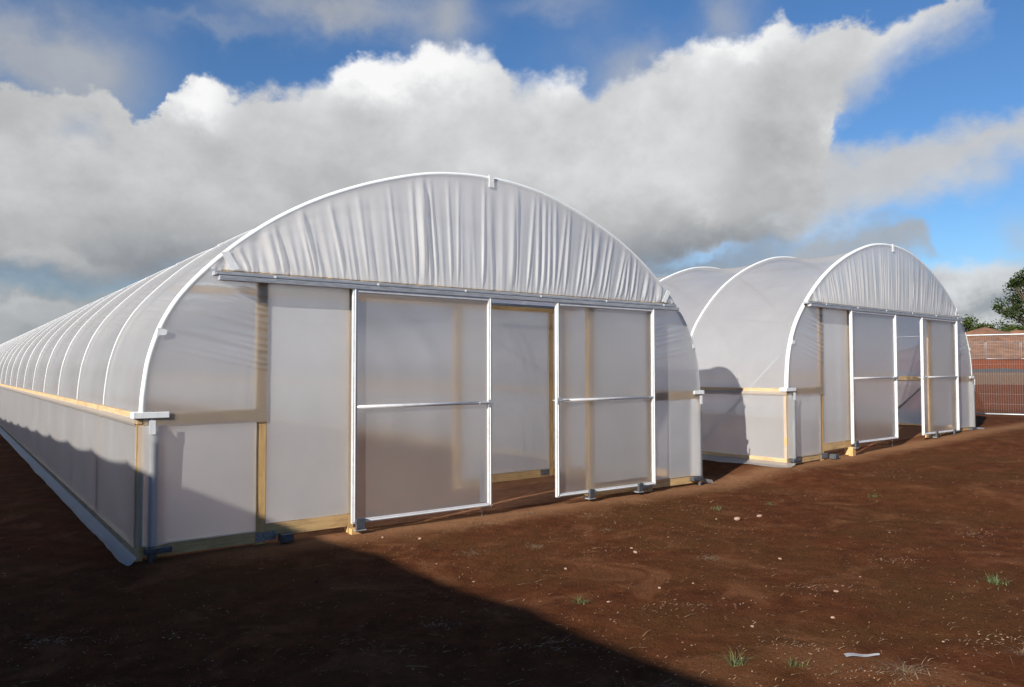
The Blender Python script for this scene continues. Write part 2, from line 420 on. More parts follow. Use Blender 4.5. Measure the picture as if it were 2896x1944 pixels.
    # --- side lights of the end wall, film over rail and post
    for side in (0, 1):
        a = P['posts'][0][1]+.004; ns = int(330*fine); ncx = 40
        zlo = rl(0 if side == 0 else W)-.115; zhi = zb
        cr = []
        z = zhi-.22
        while z > zlo+.48: cr.append((z, rng.uniform(.010, .02), rng.uniform(.5, 1.1)*P['pleat']*1.0, rng.uniform(.14, .26))); z -= rng.uniform(.045, .12)
        for q in (.03, .055, .08, .11, .17): cr.append((zlo+q, .006, .35*P['pleat'], -.6))
        g2 = []
        for i in range(ns+1):
            z0 = zlo+(zhi-zlo)*i/ns; u0 = U_at(z0, dz)+.005 if z0 > zl+.02 else .06
            row = []
            for j in range(ncx+1):
                t = j/ncx; u = u0+(a-u0)*t; y = 0
                for (c, wd, am, sl) in cr:
                    zc_ = c+sl*(a-u)*(1 if sl > 0 else .5)
                    dd = (z0-zc_)/(wd*(1+1.3*(1-t)))
                    if abs(dd) < 2.6:
                        env = (t**1.1 if sl > 0 else max(0, 1-(1-t)*8))*min(1, t*4)*(1 if t < .97 else (1-t)/.03*.6+.4)
                        y += am*env*math.exp(-dd*dd)
                row.append((u if side == 0 else W-u, -.004-y-.002, z0))
            g2.append(row if side == 0 else list(reversed(row)))
        MB().grid(g2).build('side_light_film', M['end_film'], T, True)
        # lower light
        u0, u1 = .02, p1[0]+.004
        if side == 1: u0, u1 = W-u1, W-u0
        bulge = lambda u: (1-sstep(.16, .26, min(u, W-u)))*sstep(.075, .105, min(u, W-u))
        g3 = []
        for i in range(13):
            t = i/12
            g3.append([(u0+(u1-u0)*s/24, -.003-.074*bulge(u0+(u1-u0)*s/24)*(1-sstep(.94, 1, t)*.75)-.004*mn.noise(Vector((s*.15, t*2, seed))), (gd(0 if side == 0 else W)+.11)*(1-t)+(rl(0 if side == 0 else W)-.108)*t) for s in range(25)])
        MB().grid(g3).build('lower_light_film', M['lower_film'], T, True)
        # tall fixed panel beside the door
        u0, u1 = (p1[1]+.0, p2[1]) if side == 0 else (posts[2][0]+.02, posts[3][0])
        g4 = [[(u0+(u1-u0)*s/10, .0035-.003*mn.noise(Vector((s*.25, t*.5, seed+3))), (gd(u0)+.125+P['sillup'])*(1-t/14)+(zt0+.02)*t/14) for s in range(11)] for t in range(15)]
        MB().grid(g4).build('fixed_panel', M['panel_film'], T, True)
        # steel foot at the corner
        uc = .125 if side == 0 else W-.125; g = gd(uc)
        MB().tube([(uc, -.045, g-.12), (uc, -.045, g+1.0)], .024, 12).build('steel_foot', M['pipe'], T, True)
        s2 = 1 if side == 0 else -1
        MB().box(min(uc-.045*s2, uc+.17*s2), max(uc-.045*s2, uc+.17*s2), -.075, -.0, g+.045, g+.095).build('foot_strap', M['darkmetal'], T, bevel=.008)
        # white tape wrapped round the corner at rail height
        c0 = 0 if side == 0 else W; tz = rl(c0)
        a0, a1 = (-.022, .27) if side == 0 else (W-.2, W+.022)
        b_ = MB(); b_.box(a0, a1, -.022, -.010, tz-.045, tz+.008); b_.box(min(c0-.022*s2, c0-.012*s2), max(c0-.022*s2, c0-.012*s2), -.010, .10, tz-.045, tz+.008)
        b_.box(min(c0-.022*s2, c0+.06*s2), max(c0-.022*s2, c0+.06*s2), -.0095, .09, tz+.003, tz+.011)
        b_.build('corner_tape', M['tape'], T, bevel=.004)
        MB().box(min(uc-.03*s2, uc+.02*s2), max(uc-.03*s2, uc+.02*s2), -.082, -.078, tz-.18, tz-.06).build('loose_tape', M['tape'], T)
        # tape tabs on the hoop
        zt = zt1+.15; ut = U_at(zt, dz); X = (lambda u: u) if side == 0 else (lambda u: W-u)
        MB().quadbox([(X(ut-.02), zt+.03), (X(ut+.05), zt+.05), (X(ut+.15), zt-.11), (X(ut+.08), zt-.13)], (-.034, -.030)).build('tape_tab', M['tape'], T)
        zt = 1.95+dz; ut = U_at(zt, dz)
        MB().quadbox([(X(ut-.02), zt+.03), (X(ut+.06), zt+.01), (X(ut+.05), zt-.035), (X(ut-.03), zt-.04)], (-.030, -.026)).build('tape_tab', M['tape'], T)
    za = Z_at(W/2, dz)
    MB().box(W/2-.035, W/2+.035, -.032, -.024, za-.11, za+.03).build('tape_tab', M['tape'], T)
    # --- door track
    tr = MB(); u0, u1 = P['tr']
    tr.box(u0, u1, -.105, -.0125, zt0+.045, zt1); tr.box(u0+.035, u1+.03, -.135, -.075, zt0, zt0+.042); tr.box(u0+.01, u1, -.113, -.1055, zt0+.052, zt1-.012)
    to = tr.build('door_track', M['galv'], T, bevel=.004)
    for u in [u0+.55+i*(u1-u0-.8)/5*1.0 for i in range(6)]:
        MB().tube([(u, -.118, zt1-.022), (u, -.106, zt1-.022)], .012, 10).build('bolt', M['tape'], to)
    # --- sliding doors
    dz0, dz1 = P['door_z']; fr = .048; y0, y1 = -.125, -.085
    for di, (a, b) in enumerate(P['doors']):
        f = MB()
        f.box(a, a+fr, y0, y1, dz0, dz1); f.box(b-fr, b, y0, y1, dz0, dz1)
        f.box(a+fr, b-fr, y0+.001, y1-.001, dz0+.002, dz0+.04); f.box(a+fr, b-fr, y0+.001, y1-.001, dz1-.04, dz1)
        D = f.build('sliding_door', M['alu'], T, bevel=.006)
        lip = MB()   # raised clamping strips round the frame
        lip.box(a+.018, a+.03, y0-.007, y0-.0004, dz0+.02, dz1-.01); lip.box(b-.03, b-.018, y0-.007, y0-.0004, dz0+.02, dz1-.01); lip.box(a+fr, b-fr, y0-.006, y0+.0006, dz0+.014, dz0+.026)
        lip.build('clamp_strip', M['white_pvc'], D, bevel=.002)
        zm = P['mid']
        MB().tube([(a+fr, y0+.012, zm), (b-fr, y0+.012, zm+.004)], .017, 12).build('mid_rail', M['alu'], D, True)
        MB().grid([[(a+fr-.008+(b-a-2*fr+.016)*s/10, y1-.006+.004*mn.noise(Vector((s*.3, t*.4, seed+di))), dz0+.03+(dz1-dz0-.06)*t/12) for s in range(11)] for t in range(13)]).build('door_film', M['door_film'], D, True)
        # latch at the closing edge
        e = b-fr if di == 0 else a+fr; s3 = -1 if di == 0 else 1
        l = MB(); l.tube([(e, y0-.012, zm), (e+s3*.13, y0-.016, zm+.004)], .011, 8); l.box(min(e-s3*.05, e+s3*.012), max(e-s3*.05, e+s3*.012), y0-.02, y0-.002, zm-.035, zm+.035)
        l.build('latch', M['galv'], D)
        MB().tube([(e-s3*.03, y1+.004, zm), (e-s3*.03, y1+.06, zm), (e+s3*.06, y1+.075, zm-.01)], .008, 6).build('handle', M['galv'], D, True)
        if di == 0:
            MB().box(b-fr-.075, b-fr-.0, y1+.002, y1+.02, dz0+.05, dz0+.42).build('drop_bolt', M['galv'], D, bevel=.004)
            MB().tube([(b-fr-.045, y1+.03, dz0-.13), (b-fr-.045, y1+.03, dz0+.46), (b-fr-.06, y1+.03, dz0+.475), (b-fr-.17, y1+.03, dz0+.49)], .0085, 8).build('bolt_rod', M['galv'], D, True)
            blocks = [(a+.03, a+.13)]
        else: blocks = [(a+.50, a+.58), (a+1.36, a+1.44)]
        for q0, q1 in blocks:
            MB().box(q0, q1, y0-.035, y0-.004, dz0-.055, dz0+.055).build('door_guide', M['darkmetal'], T, bevel=.006)
            MB().box(q0-.01, q1+.01, y0-.035, y1+.07, dz0-.066, dz0-.056).build('guide_plate', M['galv'], T)
    # plates and brackets at the foot of the door posts
    MB().box(p1[0]+.01, p1[1]+.10, -.002, .0055, gd(1)+.015, gd(1)+.10).build('nail_plate', M['plate'], T)
    MB().box(posts[3][0]-.1, posts[3][1]-.01, -.002, .0055, gd(6)+.015, gd(6)+.10).build('nail_plate', M['plate'], T)
    MB().box(p1[1]+.11, p1[1]+.23, -.13, -.02, gd(1)+.0, gd(1)+.075).build('door_guide', M['darkmetal'], T, bevel=.006)
    MB().box(P['doors'][0][0]-.0, P['doors'][0][0]+.11, -.115, -.045, gd(2)-.11, dz0-.05).build('timber_prop', M['timber_z'], T, bevel=.003)
    if P.get('partition'):
        yy = 2.2; g = gd(5)-.05
        for m_ in (0,):
            X = (lambda u: u) if m_ == 0 else (lambda u: W-u)
            for u in (4.46, 6.40):
                MB().box(min(X(u), X(u+.08)), max(X(u), X(u+.08)), yy, yy+.06, g-.1, 2.51).build('partition_post', M['timber_z'], T, bevel=.003)
            x0, x1 = min(X(4.545), X(6.395)), max(X(4.545), X(6.395))
            MB().box(x0, x1, yy+.003, yy+.045, g-.02, g+.12).build('partition_sill', M['timber_x'], T, bevel=.003)
            MB().box(min(X(6.485), X(7.3)), max(X(6.485), X(7.3)), yy+.003, yy+.045, g-.02, g+.12).build('partition_sill', M['timber_x'], T, bevel=.003)
            MB().box(min(X(6.22), X(6.38)), max(X(6.22), X(6.38)), yy-.006, yy+.002, g+.01, g+.10).build('nail_plate', M['plate'], T)
            MB().grid([[(x0+(x1-x0)*s/8, yy-.004, g+.1+(2.52-g-.1)*t/8) for s in range(9)] for t in range(9)]).build('partition_film', M['panel_film'], T, True)
            rows = []
            for i in range(15):
                z = g+.1+(2.52-g-.1)*i/14; h = W-(U_at(z, dz) if z > zl+.1 else .06)-.02
                rows.append([(X(6.48+(h-6.48)*s/5), yy-.004, z) for s in range(6)])
            MB().grid(rows).build('partition_film', M['panel_film'], T, True)
        MB().box(.72, W-.72, yy+.003, yy+.05, 2.512, 2.595).build('partition_header', M['timber_x'], T, bevel=.003)
    # far end wall, plain film with a middle rail
    rows = []
    for i in range(21):
        t = i/20; z = gd(W/2)+(za-gd(W/2)-.01)*t; h = U_at(z, dz) if z > zl else .055
        rows.append([(h+(W-2*h)*s/20, Lg+.01, z) for s in range(21)])
    MB().grid(rows).build('far_end_film', M['panel_film'], T, True)
    MB().box(.1, W-.1, Lg-.05, Lg, zt0, zt0+.1).build('far_end_rail', M['timber_x'], T)
    return T
def T_world(loc, rz, x, y):
    c, s = math.cos(rz), math.sin(rz); return (loc[0]+c*x-s*y, loc[1]+s*x+c*y)

P1 = dict(dz=0, bays=25, rail=(1.235, 1.30), gr=(-.015, .0), track=(2.42, 2.505), posts=((1.035, 1.135), (1.968, 2.03), (5.235, 5.325)),
          tr=(.615, 6.77), doors=((1.955, 3.655), (4.605, 6.325)), door_z=(.075, 2.425), mid=1.235, sillup=.05, pleat=.0100, skirt=.10, partition=True)
P2 = dict(dz=.1, bays=20, rail=(1.31, 1.455), gr=(.11, .26), track=(2.62, 2.70), posts=((1.04, 1.14), (1.975, 2.06), (5.2, 5.3)),
          tr=(.515, 6.65), doors=((1.86, 3.55), (4.63, 6.33)), fr=.034, sag=.11, door_z=(.335, 2.625), mid=1.455, sillup=.13, pleat=.0065, skirt=.28, brace=True, thick=True)
P0 = dict(P1); P0.update(sag=.05, rail=(1.27, 1.27), bays=24, gr=(-.03, -.03))
X2, Y2, A2 = 9.2394, -.1521, .0467
tunnel((0, 0, 0), 0, P1, 'largest polytunnel in the foreground, its right sliding door pushed open, left wall half in shadow', 3, 1.0)
tunnel((X2, Y2, 0), A2, P2, 'smaller-looking polytunnel further back on the right, beside the wire site fence', 11, .6)
X0, Y0 = -10.60, -9.6
tunnel((X0, Y0, 0), .056, P0, 'polytunnel off the left of the view that throws the dark shadow over the ground', 23, .3, False)

# ------------------------------------------------------------------ ground sheet
def axis(a, b, fine0, fine1, d):
    o = []; x = fine0
    while x <= fine1: o.append(x); x += d
    s = d; x = fine1
    while x < b: s *= 1.13; x += s; o.append(x)
    s = d; x = fine0; l = []
    while x > a: s *= 1.13; x -= s; l.append(x)
    return list(reversed(l))+o
xs = axis(-700, 1200, -4, 20, .07); ys = axis(-500, 1200, -7, 4, .07)
gm = MB().grid([[(x, y, ground_h(x, y)) for x in xs] for y in ys])
def ground_mat():
    m, nt, nd, ln = new_mat('bare_earth')
    out = N(nt, 'ShaderNodeOutputMaterial'); p = N(nt, 'ShaderNodeBsdfPrincipled', i_Roughness=.95)
    p.inputs['Specular IOR Level'].default_value = .03
    geo = N(nt, 'ShaderNodeNewGeometry'); co = geo.outputs['Position']
    n1 = noise_n(nt, co, .55, 6, .65, .4); n2 = noise_n(nt, co, 4.5, 8, .7); n3 = noise_n(nt, co, 38, 6, .75); n4 = noise_n(nt, co, 1.3, 5, .6, 1.0)
    c = ramp(nt, [(.32, (.044, .0155, .0065)), (.5, (.070, .0245, .0102)), (.68, (.098, .036, .0155))], n2.outputs[0])
    c = mixc(nt, ramp(nt, [(.45, (0, 0, 0)), (.62, (.7,)*3)], n1.outputs[0]), c, (.064, .031, .0115))          # olive brown patches
    c = mixc(nt, ramp(nt, [(.54, (0, 0, 0)), (.66, (.6,)*3)], n4.outputs[0]), c, (.135, .06, .028))
    sp = ramp(nt, [(.60, (0, 0, 0)), (.70, (.75,)*3)], n3.outputs[0])
    c = mixc(nt, sp, c, (.125, .055, .026))
    dk = ramp(nt, [(.30, (.8,)*3), (.42, (0, 0, 0))], n3.outputs[0])
    c = mixc(nt, dk, c, (.024, .009, .005))
    n6 = noise_n(nt, co, 120, 4, .8)
    c = mixc(nt, 1.0, c, ramp(nt, [(.30, (.72, .70, .68)), (.52, (1.12, 1.10, 1.08)), (.66, (1.75, 1.7, 1.65))], n6.outputs[0]), 'MULTIPLY')
    # sandy trampled soil along the sills
    sep = N(nt, 'ShaderNodeSeparateXYZ'); ln.new(co, sep.inputs[0])
    d = math_n(nt, 'ABSOLUTE', math_n(nt, 'ADD', sep.outputs[1], .16)); d = math_n(nt, 'ADD', d, math_n(nt, 'MULTIPLY', n4.outputs[0], .9))
    f = ramp(nt, [(.50, (.9,)*3), (.95, (0, 0, 0))], d)
    wx = math_n(nt, 'MULTIPLY', math_n(nt, 'LESS_THAN', sep.outputs[0], 22), math_n(nt, 'DIVIDE', math_n(nt, 'ADD', sep.outputs[0], .1), 1.5, clamp=True)); f = math_n(nt, 'MULTIPLY', f, wx)
    c = mixc(nt, f, c, mixc(nt, n3.outputs[0], (.13, .056, .026), (.29, .155, .08)))
    # drier soil inside both tunnels, its paler tone also carrying light let through the film
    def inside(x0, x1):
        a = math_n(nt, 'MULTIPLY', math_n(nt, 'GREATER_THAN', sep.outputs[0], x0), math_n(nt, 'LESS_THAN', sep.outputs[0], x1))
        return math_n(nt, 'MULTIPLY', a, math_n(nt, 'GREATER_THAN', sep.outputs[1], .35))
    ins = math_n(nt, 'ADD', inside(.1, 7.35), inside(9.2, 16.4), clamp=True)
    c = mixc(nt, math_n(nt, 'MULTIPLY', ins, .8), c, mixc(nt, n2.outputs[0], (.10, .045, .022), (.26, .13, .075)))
    # distance zones read along the bearing of the spoil heaps
    s = math_n(nt, 'ADD', math_n(nt, 'MULTIPLY', sep.outputs[0], .933), math_n(nt, 'MULTIPLY', sep.outputs[1], .36)); s = math_n(nt, 'ADD', s, 3.85)
    n5 = noise_n(nt, co, .25, 5, .6); s2 = math_n(nt, 'ADD', s, math_n(nt, 'MULTIPLY', math_n(nt, 'SUBTRACT', n5.outputs[0], .5), 10))
    red = mixc(nt, n2.outputs[0], (.07, .026, .014), (.22, .078, .040))
    field = math_n(nt, 'DIVIDE', math_n(nt, 'SUBTRACT', s2, 24), 6, clamp=True)
    c = mixc(nt, field, c, red)
    pg = math_n(nt, 'DIVIDE', math_n(nt, 'SUBTRACT', s2, 62), 6, clamp=True)
    s = math_n(nt, 'ADD', s, math_n(nt, 'ADD', math_n(nt, 'MULTIPLY', math_n(nt, 'SUBTRACT', n5.outputs[0], .5), 5), math_n(nt, 'MULTIPLY', math_n(nt, 'SUBTRACT', n1.outputs[0], .5), 2.5)))
    pe = math_n(nt, 'DIVIDE', math_n(nt, 'SUBTRACT', 92, s), 2, clamp=True)
    c = mixc(nt, math_n(nt, 'MULTIPLY', math_n(nt, 'MULTIPLY', pg, pe), .85), c, mixc(nt, n3.outputs[0], (.13, .085, .055), (.24, .165, .115)))
    g0 = math_n(nt, 'MULTIPLY', math_n(nt, 'GREATER_THAN', s, 88), math_n(nt, 'LESS_THAN', s, 93)); c = mixc(nt, g0, c, (.10, .095, .095))
    c = mixc(nt, math_n(nt, 'MULTIPLY', math_n(nt, 'GREATER_THAN', s, 93), math_n(nt, 'LESS_THAN', s, 104)), c, mixc(nt, n2.outputs[0], (.09, .028, .014), (.34, .10, .045)))
    gr = math_n(nt, 'DIVIDE', math_n(nt, 'SUBTRACT', s, 118), 5, clamp=True); c = mixc(nt, gr, c, mixc(nt, n5.outputs[0], (.05, .07, .02), (.09, .11, .035)))
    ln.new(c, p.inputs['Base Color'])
    h = math_n(nt, 'ADD', math_n(nt, 'MULTIPLY', n2.outputs[0], .9), math_n(nt, 'MULTIPLY', n3.outputs[0], .38))
    bp = N(nt, 'ShaderNodeBump', i_Strength=.9, i_Distance=.035); ln.new(h, bp.inputs['Height']); ln.new(bp.outputs[0], p.inputs['Normal'])
    ln.new(p.outputs[0], out.inputs[0]); return m
M['earth'] = ground_mat()
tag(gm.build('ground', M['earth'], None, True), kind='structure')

# ------------------------------------------------------------------ litter on the soil
CL = [(random.uniform(0, 2896), 1230+680*random.random()**1.5, random.uniform(15, 60)) for _ in range(55)]
def visible_spot(rng, lo=0., pw=.8, cl=0.):
    """random ground point in the area in front of the tunnels"""
    while True:
        px = rng.uniform(-60, 2960); py = 1205+(2000-1205)*rng.random()**pw
        if rng.random() < cl:
            cx_, cy_, cr_ = rng.choice(CL); px = cx_+rng.gauss(0, 1)*cr_*1.8; py = cy_+rng.gauss(0, .22)*cr_
            if py < 1200: continue
        q = on_z(px, py, .05)
        if q.y > -.12 and q.x < 17.2 and q.x > -.5: continue
        if q.x > 19 or q.x < -3: continue
        return q
st = MB(); rng = random.Random(5)
for k in range(1250):
    q = visible_spot(rng, pw=1.6, cl=.45); an = rng.uniform(0, math.pi); L = rng.uniform(.01, .05) if rng.random() < .93 else rng.uniform(.06, .16)
    if rng.random() < .7: an = rng.gauss(-.55, .4)     # raked roughly one way
    w = rng.uniform(.0012, .0028); z = ground_h(q.x, q.y)+.004
    dx, dy = math.cos(an)*L/2, math.sin(an)*L/2; nx, ny = -math.sin(an)*w, math.cos(an)*w; t = rng.uniform(-.004, .012); md = rng.uniform(-.012, .012)
    a = (q.x-dx, q.y-dy, z); b = (q.x+dx, q.y+dy, z+t); c = (q.x+nx*6*md/.012*.3, q.y+ny*6*md/.012*.3, z+.008)
    i = len(st.v)
    st.v += [(a[0]-nx, a[1]-ny, a[2]), (a[0]+nx, a[1]+ny, a[2]+.002), (c[0]+nx, c[1]+ny, c[2]), (c[0]-nx, c[1]-ny, c[2]), (b[0]+nx, b[1]+ny, b[2]), (b[0]-nx, b[1]-ny, b[2])]
    st.f += [(i, i+1, i+2, i+3), (i+3, i+2, i+4, i+5)]
tag(st.build('straw_litter', M['straw']), 'scattered dry straw and root fibres on the bare soil', 'straw', kind='stuff')
ico = [(0, 0, 1), (.89, 0, .45), (.28, .85, .45), (-.72, .53, .45), (-.72, -.53, .45), (.28, -.85, .45), (.72, .53, -.45), (-.28, .85, -.45), (-.89, 0, -.45), (-.28, -.85, -.45), (.72, -.53, -.45), (0, 0, -1)]
icf = [(0, 1, 2), (0, 2, 3), (0, 3, 4), (0, 4, 5), (0, 5, 1), (1, 6, 2), (2, 7, 3), (3, 8, 4), (4, 9, 5), (5, 10, 1), (6, 7, 2), (7, 8, 3), (8, 9, 4), (9, 10, 5), (10, 6, 1), (11, 7, 6), (11, 8, 7), (11, 9, 8), (11, 10, 9), (11, 6, 10)]
pb = MB(); clods = MB()
for k in range(3400):
    tgt = pb if k % 3 else clods
    q = visible_spot(rng, pw=1.5, cl=.35); r = rng.uniform(.0015, .0045)*(1.7 if rng.random() < .12 else 1)*(1.6 if tgt is clods else 1); z = ground_h(q.x, q.y)
    i = len(tgt.v); sx, sy, sz = (rng.uniform(.7, 1.4) for _ in range(3)); an = rng.uniform(0, 6.3); ca, sa = math.cos(an), math.sin(an)
    for v in ico:
        jx, jy, jz = (c*r*rng.uniform(.75, 1.2) for c in v); jx *= sx*1.3; jy *= sy; jz *= sz*.7
        tgt.v.append((q.x+jx*ca-jy*sa, q.y+jx*sa+jy*ca, z+r*.2+jz))
    tgt.f += [tuple(i+j for j in f) for f in icf]
M['pebble'] = pbr('pebble', (.26, .16, .11), .9, noise_amt=.4, nscale=2.5)
M['clod'] = pbr('soil_clod', (.06, .024, .012), 1, noise_amt=.3, nscale=30)
tag(pb.build('gravel', M['pebble']), 'fine pale gravel specks over the brown soil', 'gravel', kind='stuff')
tag(clods.build('soil_crumbs', M['clod']), 'small dark crumbs of soil', 'soil', kind='stuff')

# single stones that can be pointed at: (px, py, size, label)
STONES = [(1797, 1562, .062, 'rounded pale stone in the middle of the open ground, below a pointed chip'),
          (1786, 1551, .045, 'pointed upright stone chip just behind the rounded pale stone'),
          (2085, 1472, .11, 'long flat reddish stone, broadest one on the right-hand ground'),
          (2148, 1461, .075, 'square pale stone to the right of the long flat reddish stone'),
          (2026, 1469, .035, 'small stone to the left of the long flat reddish stone'),
          (1600, 1610, .042, 'small round stone below the open doorway of the big tunnel'),
          (1865, 1662, .036, 'small oval stone with a twig tip beside it'),
          (1960, 1650, .03, 'little dark-shadowed stone right of the oval one'),
          (2128, 1773, .042, 'pale stone with a dark shadow near the lower middle'),
          (2365, 1674, .05, 'split oval stone, its halves nearly touching'),
          (2355, 1750, .036, 'angular stone alone on the lower right soil'),
          (1340, 1644, .034, 'small pale stone at the edge of the big shadow'),
          (1082, 1523, .05, 'flat stone near the sandy patch under the left door'),
          (1188, 1525, .055, 'broad flat chip lying right of the sandy patch'),
          (2516, 1507, .034, 'lonely small stone on the right half of the ground'),
          (2206, 1581, .038, 'oval stone halfway to the right-hand grass tuft'),
          (1721, 1704, .03, 'little stone just above the shadow edge with a green sprig'),
          (2668, 1816, .028, 'small pale stone near the bottom right')]
for px, py, r, lab in STONES:
    q = on_z(px, py, .02); z = ground_h(q.x, q.y); q = on_z(px, py, z); z = ground_h(q.x, q.y)
    b = MB(); rr = random.Random(px); sx, sy, sz = rr.uniform(.9, 1.25), rr.uniform(.65, .9), rr.uniform(.4, .65)
    for v in ico:
        j = rr.uniform(.78, 1.2); b.v.append((v[0]*r/2*sx*j, v[1]*r/2*sy*j, r/2*sz*.6+v[2]*r/2*sz*j))
    b.f = list(icf); o = b.build('stone', M['stone'], None, bevel=0)
    sd = o.modifiers.new('sub', 'SUBSURF'); sd.levels = 1; sd.render_levels = 1
    o.location = (q.x, q.y, z-.003); o.rotation_euler = (0, 0, rr.uniform(0, 6))
    tag(o, lab, 'stone', 'loose stones on the soil')
# grass tufts
TUFTS = [(2812, 1650, .30, .07, 1, 'bright green grass tuft furthest right in the foreground'),
         (2560, 1905, .34, .08, 0, 'tangled half-dry grass clump at the lower right'),
         (2030, 1442, .16, .06, 1, 'green tuft above the long flat reddish stone'),
         (2178, 1428, .12, .05, 1, 'small green tuft beyond the square pale stone'),
         (2005, 1580, .24, .05, 0, 'straw-coloured flattened tuft in the middle of the ground'),
         (1640, 1705, .10, .06, 1, 'small green sprig by the edge of the big shadow'),
         (2080, 1885, .14, .09, 1, 'thin upright sprig near the bottom of the lit ground'),
         (1500, 1455, .16, .07, 0, 'dry tuft just outside the big tunnel doorway'),
         (1340, 1565, .34, .03, 0, 'flat pile of dry straw in front of the closed door'),
         (1515, 1548, .26, .035, 0, 'flat straw heap below the gap between the doors'),
         (2470, 1410, .18, .06, 1, 'green tuft in front of the far tunnel doors'),
         (2250, 1884, .14, .05, 1, 'low green sprig with a long bent blade, lower right of centre'),
         (1715, 1500, .18, .04, 0, 'dry wisps in front of the open right door'),
         (2895, 1850, .2, .08, 0, 'grass clump cut off by the right edge')]
for px, py, R_, H_, green, lab in TUFTS:
    q = on_z(px, py, .02); z = ground_h(q.x, q.y); q = on_z(px, py, z)
    rr = random.Random(px+py); b = MB(); z0 = ground_h(q.x, q.y)
    for k in range(110 if R_ > .2 else 45):
        a = rr.uniform(0, 6.28); d = R_*.5*abs(rr.gauss(0, .5)); bx_, by_ = math.cos(a)*d, math.sin(a)*d*.8
        an = rr.uniform(0, 6.28); ln_ = H_*rr.uniform(.5, 1.5); lean = rr.uniform(.3, 1.6)*(1 if green else 1.6); w = rr.uniform(.0012, .0028)
        gz = ground_h(q.x+bx_, q.y+by_)-z0; p = [Vector((bx_, by_, gz-.004))]
        for s in (1, 2, 3):
            t = s/3; p.append(Vector((bx_+math.cos(an)*ln_*lean*t, by_+math.sin(an)*ln_*lean*t, gz+max(.004, ln_*(t-.55*lean*t*t)*(1 if green else .5)))))
        i = len(b.v); nx, ny = -math.sin(an), math.cos(an)
        for s, v in enumerate(p):
            ww = w*(1-s/3.3); b.v += [(v.x-nx*ww, v.y-ny*ww, v.z), (v.x+nx*ww, v.y+ny*ww, v.z)]
        for s in range(3): b.f.append((i+2*s, i+2*s+1, i+2*s+3, i+2*s+2))
    o = b.build('grass_tuft', M['blade'] if green else M['straw']); o.location = (q.x, q.y, z0)
    tag(o, lab, 'grass tuft', 'tufts of grass and straw on the soil')
# scrap of plastic strip
q0 = on_z(2390, 1845, 0); q1 = on_z(2487, 1844, 0); z = ground_h(q0.x, q0.y)
d = q1-q0; L = d.length; rows = [[(L*t/8, wy*(1-.7*t/8)*.028, .006+.004*math.sin(t)+.006*wy) for wy in (-.5, 0, .5)] for t in range(9)]
rows = [[(x, y, zz) for x, y, zz in r] for r in rows]
o = MB().grid(rows).build('plastic_strip', pbr('grey_plastic', (.26, .26, .27), .4)); so = o.modifiers.new('t', 'SOLIDIFY'); so.thickness = .003
o.location = (q0.x, q0.y, z+.01); o.rotation_euler = (0, 0, math.atan2(d.y, d.x)); tag(o, 'narrow wedge-shaped grey plastic offcut lying on the soil at lower right', 'plastic strip')

# ------------------------------------------------------------------ site fences
def fence_panel(A, B, z0a, h, label, group, mesh_step=(.05, .25), r=.019, wr=.0016):
    A = Vector(A); B = Vector(B); d = B-A; L = d.length; E = empty('fence_panel', A, math.atan2(d.y, d.x)); tag(E, label, 'fence panel', group)
    f = MB(); c = .1
    f.tube([(0.03, 0, -.12), (0.03, 0, h-c), (.03+c*.3, 0, h-c*.3), (.03+c, 0, h), (L-.03-c, 0, h), (L-.03-c*.3, 0, h-c*.3), (L-.03, 0, h-c), (L-.03, 0, -.12)], r, 8)
    f.tube([(.03, 0, .03), (L-.03, 0, .03)], r, 8)
    f.build('tube_frame', M['wire'], E, True)
    w = MB(); x = .03+mesh_step[0]
    while x < L-.03: w.box(x-wr, x+wr, -wr, wr, .03, h); x += mesh_step[0]
    z = .03+mesh_step[1]
    while z < h-.02: w.box(.03, L-.03, -wr*2, 0, z-wr*1.2, z+wr*1.2); z += mesh_step[1]
    w.build('wire_mesh', M['mesh_wire'], E)
    MB().box(-.12, .18, -.33, .33, -.30, -.12).build('foot_block', M['concrete'], E, bevel=.01)
    return E
dirf = (at_depth(2896, 1176, 18.9)-at_depth(2756, 1172, 19.5)); dirf.z = 0; dirf.normalize()
Q = at_depth(2756, 1172, 19.5); Q.z = 0
PL = 3.45
labs = ['wire fence panel mostly hidden behind the right end of the far tunnel', 'nearest wire fence panel, running out of the right edge of the view', 'wire fence panel further along past the right edge']
for i in range(-1, 2):
    a = Q+dirf*(PL*i-.75); b = Q+dirf*(PL*(i+1)-.79); a.z = b.z = .46
    fence_panel(a, b, 0, 2.02, labs[i+1], 'tube and wire site fence panels near the tunnels', r=.019, wr=.0009)
d0 = 90.
J = at_depth(2789, 1017, d0); J2 = at_depth(2888, 1018, d0); dj = (J2-J); dj.z = 0; dj.normalize(); wl = (J2-J).length
flabs = ['far fence panel beside the tunnel edge, left of the slim joint', 'far fence panel between the slim joint and the broad joint', 'far fence panel cut by the right edge of the view', 'far fence panel beyond the right edge', 'far fence panel hidden behind the tunnel']
for i, k in enumerate((-1, 0, 1, 2, -2)):
    a = J+dj*(wl*k); b = a+dj*(wl-.12); a.z = b.z = J.z+.05
    fence_panel(a, b, 0, 2.0, flabs[i], 'far site fence panels on top of the red bank', mesh_step=(.16, .5), r=.028, wr=.0035)

